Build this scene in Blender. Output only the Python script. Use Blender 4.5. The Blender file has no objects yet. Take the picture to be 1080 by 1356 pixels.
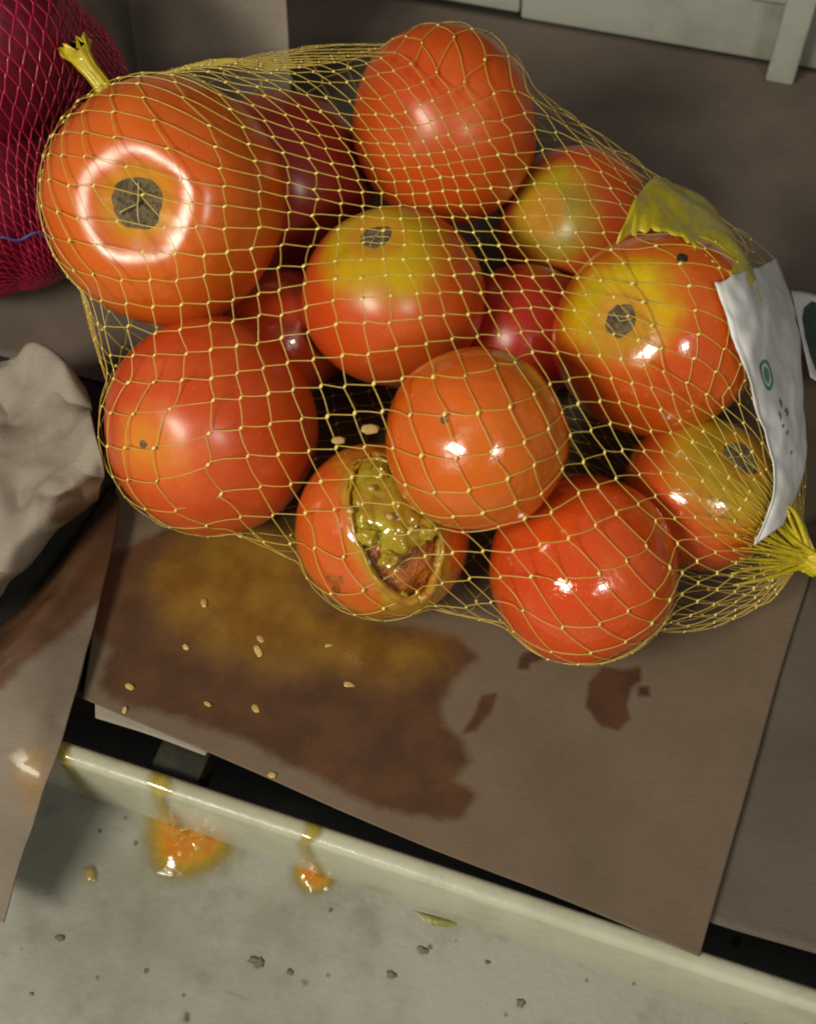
import bpy, bmesh, math, random
import numpy as np
from mathutils import Vector, Matrix, noise as mnoise
random.seed(7); rng = np.random.default_rng(11)
S = bpy.context.scene
COL = S.collection

# ---------------------------------------------------------------- camera
F, CX, CY = 1500.0, 540.0, 678.0          # focal length and centre in photograph pixels
PITCH, CAMH = 58.0, 0.36
vpx = np.array([-7255.0, -1942.0, F])
Xc = -vpx/np.linalg.norm(vpx)
fw = np.array([0, 0, 1.0])
e1 = fw - (fw@Xc)*Xc; c_ = np.linalg.norm(e1); e1 /= c_
e2 = np.cross(Xc, e1)
if e2[1] > 0: e2 = -e2
a_ = math.asin(math.sin(math.radians(PITCH))/c_)
Zc = -math.sin(a_)*e1 + math.cos(a_)*e2
Yc = np.cross(Zc, Xc)
RW = np.array([Xc, Yc, Zc])               # camera (x right, y down, z forward) -> world
CAM = np.array([0, 0, CAMH])
right, up, back = RW@np.array([1, 0, 0]), RW@np.array([0, -1, 0]), RW@np.array([0, 0, -1])
cd = bpy.data.cameras.new('camera'); cam = bpy.data.objects.new('camera', cd); COL.objects.link(cam)
M = Matrix(((right[0], up[0], back[0], CAM[0]), (right[1], up[1], back[1], CAM[1]), (right[2], up[2], back[2], CAM[2]), (0, 0, 0, 1)))
cam.matrix_world = M
cd.sensor_fit = 'VERTICAL'; cd.sensor_height = 24; cd.lens = 24*F/1356
cd.clip_start = .01; cd.clip_end = 50
cd.dof.use_dof = True; cd.dof.focus_distance = .385; cd.dof.aperture_fstop = 9
S.camera = cam

# ---------------------------------------------------------------- light
w = bpy.data.worlds.new('World'); S.world = w; w.use_nodes = True
w.node_tree.nodes['Background'].inputs[0].default_value = (.93, .95, .92, 1)
w.node_tree.nodes['Background'].inputs[1].default_value = .13
def area(name, loc, target, sx, sy, power, color):
    l = bpy.data.lights.new(name, 'AREA'); l.shape = 'RECTANGLE'; l.size = sx; l.size_y = sy; l.energy = power; l.color = color
    o = bpy.data.objects.new(name, l); COL.objects.link(o); o.location = loc
    o.rotation_euler = (Vector(target)-Vector(loc)).to_track_quat('-Z', 'Y').to_euler(); return o
area('tube_lamp_key', (-.43, -.48, .72), (-.07, .2, 0), .40, .17, 8.6, (1, .93, .76))
area('tube_lamp_fill', (.50, -.42, .78), (-.07, .2, 0), .16, .13, 2.7, (1, .95, .82))
S.view_settings.view_transform = 'Standard'; S.view_settings.look = 'None'
S.view_settings.exposure = 0; S.view_settings.gamma = 1
S.render.engine = 'CYCLES'
S.cycles.max_bounces = 7; S.cycles.diffuse_bounces = 3; S.cycles.transparent_max_bounces = 16; S.cycles.filter_width = 1.9

def ray(px, py):
    d = np.array([(px-CX)/F, (py-CY)/F, 1.0]); d /= np.linalg.norm(d); return RW@d
def at(px, py, z):
    d = ray(px, py); return CAM + d*((z-CAMH)/d[2])

# ---------------------------------------------------------------- materials
class NT:
    def __init__(s, name):
        s.m = bpy.data.materials.new(name); s.m.use_nodes = True; s.t = s.m.node_tree
        s.b = s.t.nodes['Principled BSDF']; s.out = s.t.nodes['Material Output']
    def n(s, typ, **kw):
        x = s.t.nodes.new(typ)
        for k, v in kw.items():
            if k[0] == '_': setattr(x, k[1:], v)
        return x
    def link(s, a, b): s.t.links.new(a, b)
    def setv(s, sock, v):
        if hasattr(v, 'is_output'): s.link(v, sock)
        elif isinstance(v, (tuple, list)) and len(v) == 3 and sock.type == 'RGBA': sock.default_value = (*v, 1)
        else: sock.default_value = v
    def P(s, **kw):
        for k, v in kw.items(): s.setv(s.b.inputs[k.replace('_', ' ')], v)
    def obj(s): return s.n('ShaderNodeTexCoord').outputs['Object']
    def attr(s, name): return s.n('ShaderNodeAttribute', _attribute_name=name).outputs['Fac']
    def noise(s, scale, detail=4, rough=.55, vec=None, dist=0):
        x = s.n('ShaderNodeTexNoise'); x.inputs['Scale'].default_value = scale; x.inputs['Detail'].default_value = detail
        x.inputs['Roughness'].default_value = rough; x.inputs['Distortion'].default_value = dist
        s.link(vec if vec is not None else s.obj(), x.inputs['Vector']); return x.outputs['Fac']
    def voro(s, scale, vec=None, rnd=1):
        x = s.n('ShaderNodeTexVoronoi'); x.inputs['Scale'].default_value = scale; x.inputs['Randomness'].default_value = rnd
        s.link(vec if vec is not None else s.obj(), x.inputs['Vector']); return x.outputs['Distance'], x.outputs['Color']
    def math(s, op, a, b=0, c=None):
        x = s.n('ShaderNodeMath', _operation=op); s.setv(x.inputs[0], a); s.setv(x.inputs[1], b)
        if c is not None: s.setv(x.inputs[2], c)
        return x.outputs[0]
    def rng(s, v, a, b, lo=0., hi=1., smooth=True):
        x = s.n('ShaderNodeMapRange'); x.interpolation_type = 'SMOOTHSTEP' if smooth else 'LINEAR'
        s.setv(x.inputs[0], v)
        for i, q in enumerate((a, b, lo, hi)): s.setv(x.inputs[i+1], q)
        return x.outputs[0]
    def mix(s, f, a, b):
        x = s.n('ShaderNodeMix', _data_type='RGBA'); s.setv(x.inputs[0], f); s.setv(x.inputs[6], a); s.setv(x.inputs[7], b); return x.outputs[2]
    def bump(s, h, strength=.3, dist=.001, normal=None):
        x = s.n('ShaderNodeBump'); x.inputs['Strength'].default_value = strength; x.inputs['Distance'].default_value = dist
        s.link(h, x.inputs['Height'])
        if normal is not None: s.link(normal, x.inputs['Normal'])
        return x.outputs['Normal']

def mat_paint(name, col, dirt, speck=True, rough=.45):
    t = NT(name); o = t.obj()
    n1 = t.noise(9, 6, .65); n2 = t.noise(45, 5, .6); n3 = t.noise(400, 2)
    c = t.mix(t.rng(n1, .42, .72), col, dirt)
    c = t.mix(t.math('MULTIPLY', t.rng(n2, .5, .75), .45), c, tuple(v*.62 for v in dirt))
    if speck:
        for sc, th, k in ((60, .17, .8), (135, .16, .65), (26, .1, .75)):
            d, cc = t.voro(sc, t.math('ADD', 0, 0) if False else None)
            sep = t.n('ShaderNodeSeparateColor'); t.link(cc, sep.inputs[0])
            pick = t.rng(sep.outputs[0], .80, .84)
            wob = t.math('ADD', d, t.math('MULTIPLY', t.math('SUBTRACT', t.noise(320, 3), .5), .22))
            c = t.mix(t.math('MULTIPLY', t.math('MULTIPLY', t.rng(wob, th, th*.45), pick), k), c, (.045, .042, .035))
        # faint rubbed scratches
        mp = t.n('ShaderNodeMapping'); mp.inputs['Rotation'].default_value = (0, 0, .5); mp.inputs['Scale'].default_value = (1, 14, 1); t.link(o, mp.inputs[0])
        sc_ = t.rng(t.noise(38, 5, .7, mp.outputs[0]), .63, .72)
        c = t.mix(t.math('MULTIPLY', sc_, .3), c, tuple(v*.5 for v in dirt))
    t.P(Base_Color=c, Roughness=t.rng(n2, .3, .7, rough-.12, rough+.15), Specular_IOR_Level=.4)
    t.P(Normal=t.bump(t.math('ADD', n3, t.math('MULTIPLY', n2, 2)), .25, .0006))
    return t.m

def mat_paper(name, col, dark):
    t = NT(name)
    fib = t.n('ShaderNodeMapping'); fib.inputs['Scale'].default_value = (1, 7, 1); t.link(t.obj(), fib.inputs[0])
    n1 = t.noise(14, 5, .6); n2 = t.noise(220, 4, .7, fib.outputs[0]); n3 = t.noise(70, 4)
    c = t.mix(t.rng(n1, .3, .75), col, dark)
    c = t.mix(t.math('MULTIPLY', t.rng(n2, .45, .8), .35), c, tuple(v*.6 for v in dark))
    edge = t.math('MULTIPLY', t.math('SUBTRACT', t.noise(60, 6, .68), .5), .62)
    st = t.rng(t.math('ADD', t.attr('stain'), edge), .28, .64)
    ju = t.rng(t.math('ADD', t.attr('juice'), t.math('MULTIPLY', edge, .9)), .1, 1.0)
    dr = t.rng(t.math('ADD', t.attr('dried'), edge), .36, .74)
    scol = t.mix(t.rng(n3, .3, .7), (.088, .034, .010), (.050, .019, .006))
    c = t.mix(t.math('MULTIPLY', st, .93), c, scol)
    c = t.mix(t.math('MULTIPLY', ju, .9), c, t.mix(t.rng(n3, .3, .7), (.245, .130, .018), (.165, .072, .010)))
    c = t.mix(t.math('MULTIPLY', dr, .9), c, t.mix(t.rng(n3, .35, .65), (.085, .027, .010), (.045, .017, .008)))
    wet = t.math('MAXIMUM', t.math('MULTIPLY', st, .35), t.math('MAXIMUM', ju, t.math('MULTIPLY', dr, .5)))
    t.P(Base_Color=c, Roughness=t.rng(wet, 0, 1, .8, .32, False), Specular_IOR_Level=.32)
    t.P(Coat_Weight=t.math('MULTIPLY', ju, .3), Coat_Roughness=.12)
    t.P(Normal=t.bump(t.math('ADD', n2, t.math('MULTIPLY', n3, 1.5)), .3, .0005))
    return t.m

def mat_tomato(name, base, deep, sh_col=(.62, .36, .02), sh=(0, 0), scar_ring=.24, rough=.25, wet=0., seed=0., tip=0.):
    """sh = angle from the stem where the unripe shoulder starts to fade and where it has gone"""
    t = NT(name)
    mp = t.n('ShaderNodeMapping'); mp.inputs['Location'].default_value = (seed, seed*1.7, -seed); t.link(t.obj(), mp.inputs[0]); v = mp.outputs[0]
    n1 = t.noise(16, 4, .5, v); n2 = t.noise(55, 4, .55, v); n3 = t.noise(420, 2, .5, v)
    phi = t.attr('phi')
    c = t.mix(t.rng(n1, .3, .72), base, deep)
    c = t.mix(t.math('MULTIPLY', t.rng(n2, .48, .75), .22), c, (.78, .22, .035))
    fine = t.voro(520, v)[0]
    c = t.mix(t.math('MULTIPLY', t.rng(fine, .2, .06), .34), c, (.8, .3, .07))
    if sh[1] > 0:
        ph = t.math('ADD', phi, t.math('MULTIPLY', t.math('SUBTRACT', n1, .5), 1.1))
        ph = t.math('ADD', ph, t.math('MULTIPLY', t.math('SUBTRACT', n2, .5), .5))
        c = t.mix(t.rng(ph, sh[1], sh[0]), c, t.mix(t.rng(n2, .35, .7), sh_col, tuple(q*.72 for q in sh_col)))
    if tip:
        pt = t.math('ADD', phi, t.math('MULTIPLY', t.math('SUBTRACT', n2, .5), .5))
        c = t.mix(t.math('MULTIPLY', t.rng(pt, 3.14-tip, 3.10), .8), c, (.66, .24, .02))
    if scar_ring:
        ph2 = t.math('ADD', phi, t.math('MULTIPLY', t.math('SUBTRACT', n2, .5), .22))
        c = t.mix(t.math('MULTIPLY', t.rng(ph2, scar_ring+.16, scar_ring), .85), c, (.60, .27, .015))
    t.P(Base_Color=c, Subsurface_Weight=.12, Subsurface_Scale=.006, Subsurface_Radius=(1, .25, .08), IOR=1.45)
    r = t.rng(n2, .3, .7, rough-.05, rough+.13)
    h = t.math('ADD', t.math('MULTIPLY', n3, .12), t.math('MULTIPLY', n2, 1.0))
    if wet:
        wn = t.noise(150, 4, .6, v, .8); wm = t.rng(t.noise(42, 3, .5, v), .42, .58)
        h = t.math('ADD', h, t.math('MULTIPLY', t.math('MULTIPLY', wn, wm), 2.2*wet))
        t.P(Coat_Weight=.8, Coat_Roughness=.045)
    else:
        t.P(Coat_Weight=.3, Coat_Roughness=.26)
    t.P(Roughness=r, Normal=t.bump(h, .22, .0012))
    return t.m

def mat_simple(name, col, col2, scale=120, rough=.5, bump=.3, sss=0, trans=0, dist=.0008, coat=0, alpha=None):
    t = NT(name); n1 = t.noise(scale, 5, .6); n2 = t.noise(scale*4, 3)
    t.P(Base_Color=t.mix(t.rng(n1, .3, .7), col, col2), Roughness=rough, Normal=t.bump(t.math('ADD', n1, t.math('MULTIPLY', n2, .4)), bump, dist))
    if sss: t.P(Subsurface_Weight=sss, Subsurface_Scale=.003, Subsurface_Radius=(1, .6, .15))
    if trans: t.P(Transmission_Weight=trans, IOR=1.35)
    if coat: t.P(Coat_Weight=coat, Coat_Roughness=.05)
    if alpha is not None: t.P(Alpha=alpha)
    return t.m

M_shelf = mat_paint('cream_enamel_deck', (.39, .39, .35), (.26, .255, .205))
M_rail = mat_paint('cream_enamel_rail', (.47, .47, .36), (.34, .33, .23), False, .33)
M_backrail = mat_paint('cream_enamel_back', (.42, .43, .38), (.30, .30, .25), False, .5)
M_dark = mat_simple('dark_steel', (.012, .011, .009), (.02, .017, .012), 60, .7)
M_olive = mat_simple('grimy_steel', (.022, .020, .009), (.012, .011, .006), 120, .5)
M_paper = mat_paper('kraft_paper', (.160, .114, .076), (.112, .078, .052))
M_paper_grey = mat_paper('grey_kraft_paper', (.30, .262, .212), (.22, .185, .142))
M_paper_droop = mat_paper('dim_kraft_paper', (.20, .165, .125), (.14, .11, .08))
M_paper_back = mat_paper('back_kraft_paper', (.165, .130, .105), (.105, .081, .065))
M_net = mat_simple('yellow_net', (.76, .57, .11), (.64, .47, .09), 200, .32, .1, coat=.3, alpha=.56)
M_knot = mat_simple('yellow_knots', (.92, .77, .22), (.84, .67, .16), 200, .3, .1, coat=.4)
M_band = mat_simple('yellow_plastic', (.66, .52, .014), (.44, .34, .018), 160, .34, .5, coat=.25)
M_fold = mat_simple('yellow_bunched_net', (.74, .62, .02), (.60, .48, .03), 300, .3, .2, coat=.4, alpha=.72, dist=.001)
M_scar = mat_simple('corky_scar', (.27, .20, .10), (.085, .065, .038), 420, .8, 1.0, dist=.002)
M_scar2 = mat_simple('corky_line', (.52, .44, .22), (.38, .32, .14), 300, .7, .5)
M_seed = mat_simple('tomato_seed', (.58, .40, .13), (.44, .28, .08), 500, .3, .2, sss=.3, coat=.6)
def mat_fade(name, col, col2, scale, rough, bump, a=.95, lo=.05, hi=.6, rim=None):
    t = NT(name); n1 = t.noise(scale, 5, .6); n2 = t.noise(scale*3, 4)
    f = t.math('ADD', t.attr('fade'), t.math('MULTIPLY', t.math('SUBTRACT', n2, .5), .35))
    c = t.mix(t.rng(n1, .35, .68), col, col2)
    if rim: c = t.mix(t.rng(f, .62, .2), c, rim)
    t.P(Base_Color=c, Roughness=rough, Normal=t.bump(t.math('ADD', n1, t.math('MULTIPLY', n2, .3)), bump, .0012), Coat_Weight=.8, Coat_Roughness=.05, Alpha=t.math('MULTIPLY', t.rng(f, lo, hi), a))
    return t.m
M_juice = mat_fade('tomato_pulp', (.48, .15, .010), (.40, .21, .018), 120, .15, .3, .97, .0, .5, (.36, .25, .025))
M_film = mat_fade('thin_juice', (.34, .26, .06), (.30, .20, .03), 90, .1, .15, .8, .0, .8)
M_gel = mat_simple('green_gel', (.54, .46, .030), (.46, .24, .014), 75, .12, .3, sss=.3, trans=.3, coat=1, dist=.001)
M_flesh = mat_simple('inner_flesh', (.46, .13, .012), (.26, .06, .008), 130, .2, .8, sss=.2, coat=.7, dist=.002)
M_lip = mat_simple('torn_lip', (.44, .30, .02), (.42, .17, .02), 120, .2, .4, sss=.2, coat=.8)
M_speck = mat_simple('dark_speck', (.05, .03, .02), (.02, .012, .01), 400, .5)
M_crumb = mat_simple('dirt_crumb', (.09, .088, .07), (.16, .15, .10), 400, .8)

# ---------------------------------------------------------------- object helpers
def mesh_obj(name, verts, faces, mat, parent=None, smooth=True):
    me = bpy.data.meshes.new(name)
    me.from_pydata([tuple(map(float, v)) for v in verts], [], [tuple(int(i) for i in f) for f in faces]); me.update()
    if smooth: me.polygons.foreach_set('use_smooth', [True]*len(me.polygons))
    if mat: me.materials.append(mat)
    o = bpy.data.objects.new(name, me); COL.objects.link(o)
    if parent: o.parent = parent; o.matrix_parent_inverse = Matrix.Translation(parent.location).inverted() if parent.type == 'EMPTY' else Matrix()
    return o
def empty(name, loc):
    o = bpy.data.objects.new(name, None); o.empty_display_size = .01; COL.objects.link(o); o.location = tuple(map(float, loc)); return o
def tag(o, label, cat, group=None):
    o['label'] = label; o['category'] = cat
    if group: o['group'] = group
    return o
def struct(o, label):
    o['kind'] = 'structure'; o['label'] = label; return o
def setattr_f(o, name, vals):
    a = o.data.attributes.new(name, 'FLOAT', 'POINT'); a.data.foreach_set('value', np.asarray(vals, dtype=np.float32))
def box(name, x0, x1, y0, y1, z0, z1, mat, parent=None, bev=.0015, seg=3):
    bm = bmesh.new(); bmesh.ops.create_cube(bm, size=1)
    for v in bm.verts: v.co = ((x0+x1)/2+v.co.x*(x1-x0), (y0+y1)/2+v.co.y*(y1-y0), (z0+z1)/2+v.co.z*(z1-z0))
    if bev: bmesh.ops.bevel(bm, geom=bm.edges[:], offset=bev, segments=seg, affect='EDGES', profile=.5)
    me = bpy.data.meshes.new(name); bm.to_mesh(me); bm.free(); me.materials.append(mat)
    me.polygons.foreach_set('use_smooth', [True]*len(me.polygons))
    o = bpy.data.objects.new(name, me); COL.objects.link(o)
    if parent: o.parent = parent
    return o
def tube(paths, radius, sides=6, closed=False):
    """paths: list of (k,3) arrays -> verts, faces; radius scalar or per-path array"""
    V, Fc = [], []
    for pi, p in enumerate(paths):
        p = np.asarray(p, float); k = len(p); r = radius[pi] if isinstance(radius, list) else radius
        r = np.broadcast_to(r, (k,))
        tg = np.gradient(p, axis=0); tg /= np.linalg.norm(tg, axis=1)[:, None]+1e-12
        ref = np.array([0, 0, 1.0]) if abs(tg[0][2]) < .9 else np.array([1.0, 0, 0])
        b0 = len(V)
        for i in range(k):
            u = np.cross(tg[i], ref); u /= np.linalg.norm(u)+1e-12; v = np.cross(tg[i], u)
            for s in range(sides):
                an = 2*math.pi*s/sides; V.append(p[i]+r[i]*(math.cos(an)*u+math.sin(an)*v))
        for i in range(k-1):
            for s in range(sides):
                a = b0+i*sides+s; b = b0+i*sides+(s+1) % sides; Fc.append((a, b, b+sides, a+sides))
        Fc.append(tuple(b0+s for s in range(sides))[::-1]); Fc.append(tuple(b0+(k-1)*sides+s for s in range(sides)))
    return V, Fc
def fbm(p, sc, oct=4):
    return mnoise.fractal(Vector((p[0]*sc, p[1]*sc, p[2]*sc)), .8, 2.0, oct)
def catmull(P, n):
    P = np.asarray(P, float); Q = np.vstack([2*P[0]-P[1], P, 2*P[-1]-P[-2]]) if P.ndim == 2 else np.concatenate([[2*P[0]-P[1]], P, [2*P[-1]-P[-2]]])
    out = []; m = len(P)
    for t in np.linspace(0, m-1, n):
        i = min(int(t), m-2); f = t-i; a, b, c, d = Q[i], Q[i+1], Q[i+2], Q[i+3]
        out.append(.5*(2*b+(c-a)*f+(2*a-5*b+4*c-d)*f*f+(3*b-a-3*c+d)*f**3))
    return np.array(out)
def patch(ctrl, nu, nv):
    """ctrl (rows, cols, 3) -> smooth (nu, nv, 3)"""
    ctrl = np.asarray(ctrl, float)
    rows = np.array([catmull(r, nv) for r in ctrl])
    return np.array([catmull(rows[:, j], nu) for j in range(nv)]).transpose(1, 0, 2)
def grid_faces(nu, nv): return [(i*nv+j, i*nv+j+1, (i+1)*nv+j+1, (i+1)*nv+j) for i in range(nu-1) for j in range(nv-1)]
def solidify(o, th, offset=-1):
    m = o.modifiers.new('thickness', 'SOLIDIFY'); m.thickness = th; m.offset = offset
def poly_sd(pts, poly):
    """signed distance, positive inside"""
    pts = np.asarray(pts)[:, :2]; poly = np.asarray(poly)[:, :2]; n = len(poly)
    d = np.full(len(pts), 1e9); ins = np.zeros(len(pts), bool)
    for i in range(n):
        a, b = poly[i], poly[(i+1) % n]; e = b-a; w_ = pts-a
        t = np.clip((w_@e)/(e@e), 0, 1); d = np.minimum(d, np.linalg.norm(w_-t[:, None]*e, axis=1))
        c = ((a[1] > pts[:, 1]) != (b[1] > pts[:, 1])); 
        with np.errstate(all='ignore'): c &= pts[:, 0] < (b[0]-a[0])*(pts[:, 1]-a[1])/(b[1]-a[1]+1e-15)+a[0]
        ins ^= c
    return np.where(ins, d, -d)

# ---------------------------------------------------------------- the shelf (setting)
ZP = -.002                                   # top of the main paper
ZLOW = -.043
lower = struct(box('lower_shelf', -.7, .7, -.45, .30, ZLOW-.02, ZLOW, M_shelf, bev=0), 'speckled dirty white lower shelf with juice drips')
deck = struct(box('shelf_deck', -.7, .7, .1065, .56, -.028, -.008, M_dark, bev=.001), 'dark steel shelf deck under the brown paper')
rail = struct(box('front_rail', -.7, .7, .0825, .0895, ZLOW-.004, -.0015, M_rail, bev=.0028, seg=4), 'cream enamel front rail of the shelf with yellow juice runs')
for px in (235, 1150):
    p = at(px, 1010 if px < 500 else 1290, -.006)
    box('rail_bracket', p[0]-.009, p[0]+.009, .089, .1075, -.020, -.0075, M_olive, rail, bev=.0008)
# back rail with post
yb = .519
brail = struct(box('back_rail', at(688, 10, 0)[0], .7, yb, yb+.006, -.008, .085, M_backrail, bev=.0018), 'cream enamel back rail of the shelf with upright post')
box('rail_section', -.7, at(688, 10, 0)[0]-.0012, yb+.004, yb+.010, -.008, .085, M_backrail, brail, bev=.0018)
pp = at(1018, 95, 0)
box('post', pp[0]-.001, pp[0]+.0125, pp[1], pp[1]+.011, -.006, .14, M_backrail, brail, bev=.0015)
box('rail_ledge', at(688, 10, 0)[0], .7, yb-.004, yb+.001, .026, .030, M_backrail, brail, bev=.001)
backwall = struct(box('back_panel', -.7, .7, .56, .565, -.03, .5, M_dark, bev=0), 'dark back panel behind the shelf rail')

# ---------------------------------------------------------------- papers
def px_poly(pts, z=ZP): return [at(x, y, z) for x, y in pts]
STAIN = px_poly([(120,790),(150,735),(240,690),(390,690),(430,800),(520,828),(600,845),(628,872),(600,900),(583,930),(590,962),(612,985),(620,1010),(597,1036),(628,1053),(606,1086),(560,1080),(500,1070),(420,1030),(340,985),(265,958),(200,935),(150,925),(135,905),(150,860),(118,830)])
JUICE = px_poly([(215,720),(300,690),(400,690),(430,800),(520,828),(605,848),(600,880),(540,905),(460,905),(380,895),(300,880),(230,850),(190,780)])
DRIED = [px_poly(q) for q in ([(780,905),(798,885),(822,890),(846,884),(846,902),(834,912),(828,932),(833,952),(818,968),(796,962),(778,936)], [(846,912),(857,912),(857,921),(846,921)], [(640,925),(655,922),(648,945),(630,968),(612,972),(628,948)], [(690,872),(700,870),(698,886),(688,884)], [(695,868),(720,862),(716,874),(700,878)])]
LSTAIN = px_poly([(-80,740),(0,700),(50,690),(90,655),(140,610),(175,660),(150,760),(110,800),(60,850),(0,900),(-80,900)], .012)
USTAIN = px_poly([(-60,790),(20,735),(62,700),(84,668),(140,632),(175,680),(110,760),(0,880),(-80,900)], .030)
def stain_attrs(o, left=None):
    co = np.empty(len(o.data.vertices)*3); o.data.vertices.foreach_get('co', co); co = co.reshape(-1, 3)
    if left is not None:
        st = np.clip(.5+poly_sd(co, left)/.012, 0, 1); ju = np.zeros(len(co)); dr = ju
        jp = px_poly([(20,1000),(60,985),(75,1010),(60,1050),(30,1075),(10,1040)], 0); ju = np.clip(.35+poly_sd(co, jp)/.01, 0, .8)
    else:
        st = np.clip(.5+poly_sd(co, STAIN)/.013, 0, 1); ju = np.clip(.45+poly_sd(co, JUICE)/.024, 0, 1)
        dr = np.zeros(len(co))
        for d in DRIED: dr = np.maximum(dr, np.clip(.62+poly_sd(co, d)/.006, 0, 1))
    setattr_f(o, 'stain', st); setattr_f(o, 'juice', ju); setattr_f(o, 'dried', dr)

def sheet(name, ctrl, nu, nv, mat, wav, sc, th=.0005, left=None, crease=0):
    G = patch(ctrl, nu, nv).reshape(-1, 3)
    for p in G:
        q = fbm(p, sc, 3); p[2] += wav*q
        if crease:
            p[2] += crease*(abs(fbm(p+7, sc*1.6, 2))-.3)
    o = mesh_obj(name, G, grid_faces(nu, nv), mat); solidify(o, th); stain_attrs(o, left); return o

# liner paper over the whole deck
zz = -.0058
liner = sheet('liner_paper', [[(x, y, zz) for x in (-.6, -.2, .2, .6)] for y in (.235, .32, .42, .5165)], 60, 140, M_paper_back, .0004, 9)
tag(liner, 'dull brown paper lining the shelf up to the cream back rail', 'paper')
# right neighbouring sheet
c = [at(1052, 840, -.004), at(1130, 850, -.004), at(1300, 900, -.004)]
fr = [at(940, 1222, -.004), at(1010, 1243, -.004), at(1250, 1310, -.004)]
rs = [[np.array([p[0]-.004, .33, -.0042]) for p in c], c, [(np.array(a)+b)/2 for a, b in zip(c, fr)], fr]
rs = [[np.array([r[0][0]-.04, r[0][1], -.0045])]+list(r) for r in rs]
M_paper_side_shade = mat_paper('shade_tinted_kraft_paper', (.118, .094, .072), (.080, .062, .046))  # kraft colour darkened to paint in the shade lying on this sheet
rsheet = sheet('side_paper', rs, 60, 50, M_paper_side_shade, .0006, 14)
tag(rsheet, 'brown paper sheet with shade painted into its colour, tucked beside the stained paper, its edge above the black slot', 'paper')
# main stained sheet
FL, FM, FR = at(110, 925, ZP), at(540, 1112, ZP), at(925, 1267, ZP+.001)
ML, MR = at(150, 660, ZP), at(1050, 830, ZP)
BL, BR = np.array([-.225, .33, ZP]), np.array([.075, .33, ZP])
mid = lambda a, b, f: np.array(a)*(1-f)+np.array(b)*f
F2 = at(330, 1020, ZP); F3 = at(740, 1190, ZP+.0005)
m1 = [[BL, mid(BL, BR, .25), mid(BL, BR, .5), mid(BL, BR, .75), BR], [ML, mid(ML, MR, .25), mid(ML, MR, .5), mid(ML, MR, .75), MR],
      [mid(ML, FL, .5), mid(mid(ML, MR, .25), F2, .5), mid(mid(ML, MR, .5), FM, .5)+np.array([0, 0, .0008]), mid(mid(ML, MR, .75), F3, .5), mid(MR, FR, .5)], [FL, F2, FM, F3, FR]]
main = sheet('stained_paper', m1, 250, 310, M_paper, .0005, 16)
tag(main, 'brown kraft paper soaked with tomato juice under the net bag, corner over the rail', 'paper')
# thin ragged strip sticking out below the main sheet
rg = [[at(126, 915, -.0035), at(200, 940, -.0035), at(290, 975, -.0035)], [at(127, 951, -.004), at(200, 974, -.0042), at(272, 1001, -.0045)]]
strip = sheet('paper_strip', rg, 8, 30, M_paper_grey, .0002, 40)
tag(strip, 'pale torn paper strip showing under the front edge of stained paper', 'paper')
# crumpled sheet at the left, hanging over the rail
LU = [[(-150,560,.004),(-40,515,.012),(40,470,.020),(96,505,.016)],
      [(-150,562,.012),(-40,512,.024),(48,457,.036),(108,506,.030)],
      [(-150,600,.018),(-40,560,.022),(52,510,.030),(122,548,.037)],
      [(-150,690,.020),(-40,640,.030),(60,590,.028),(135,606,.040)],
      [(-150,780,.024),(-40,730,.028),(54,676,.032),(131,640,.036)],
      [(-150,850,.022),(-40,800,.022),(36,728,.024),(128,662,.028)],
      [(-150,866,.012),(-40,814,.012),(30,738,.014),(118,672,.016)],
      [(-150,850,.002),(-40,790,.002),(24,725,.002),(106,664,.002)]]
LL = [[(-150,850,-.005),(-20,842,-.005),(66,760,-.005),(150,650,-.004)],
      [(-150,872,.010),(-20,868,.011),(74,782,.011),(158,668,.006)],
      [(-150,890,.006),(-30,895,.009),(50,850,.010),(142,760,.004)],
      [(-150,900,.004),(-30,915,.007),(36,910,.008),(114,870,.003)],
      [(-150,905,.003),(-30,940,.006),(40,960,.006),(93,945,.002)],
      [(-150,940,.002),(-30,980,.003),(30,1000,.003),(73,1010,.001)],
      [(-150,1010,-.008),(-40,1060,-.008),(0,1080,-.008),(46,1085,-.008)],
      [(-150,1150,-.024),(-70,1190,-.024),(-30,1207,-.024),(6,1221,-.024)]]
FOLDS = [(math.cos(a), math.sin(a), f, p) for a, f, p in ((.35, 17, .2), (1.25, 13, .75), (2.2, 21, .4), (2.8, 26, .9))]
def crumple(o, amp):
    for v in o.data.vertices:
        x, y = v.co.x+.012*fbm(v.co, 22, 2), v.co.y+.012*fbm(v.co+Vector((3, 1, 0)), 22, 2); h = 0
        for cx, sy, f, p in FOLDS:
            t_ = (x*cx+y*sy)*f+p; t_ -= math.floor(t_); h += abs(2*t_-1)**1.2
        v.co.z += amp*(h/4-.45)
lp = sheet('crumpled_paper', [[at(*q) for q in r] for r in LU], 130, 110, M_paper_grey, .0012, 26, .0006, USTAIN, .0065)
crumple(lp, .018)
tag(lp, 'crumpled greyish kraft paper fold raised beside the wide low tomato', 'paper')
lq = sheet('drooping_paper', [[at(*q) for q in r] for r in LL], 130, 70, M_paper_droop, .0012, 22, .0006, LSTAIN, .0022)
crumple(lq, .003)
tag(lq, 'greyish kraft paper drooping over the cream rail, shading the lower shelf', 'paper')
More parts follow.
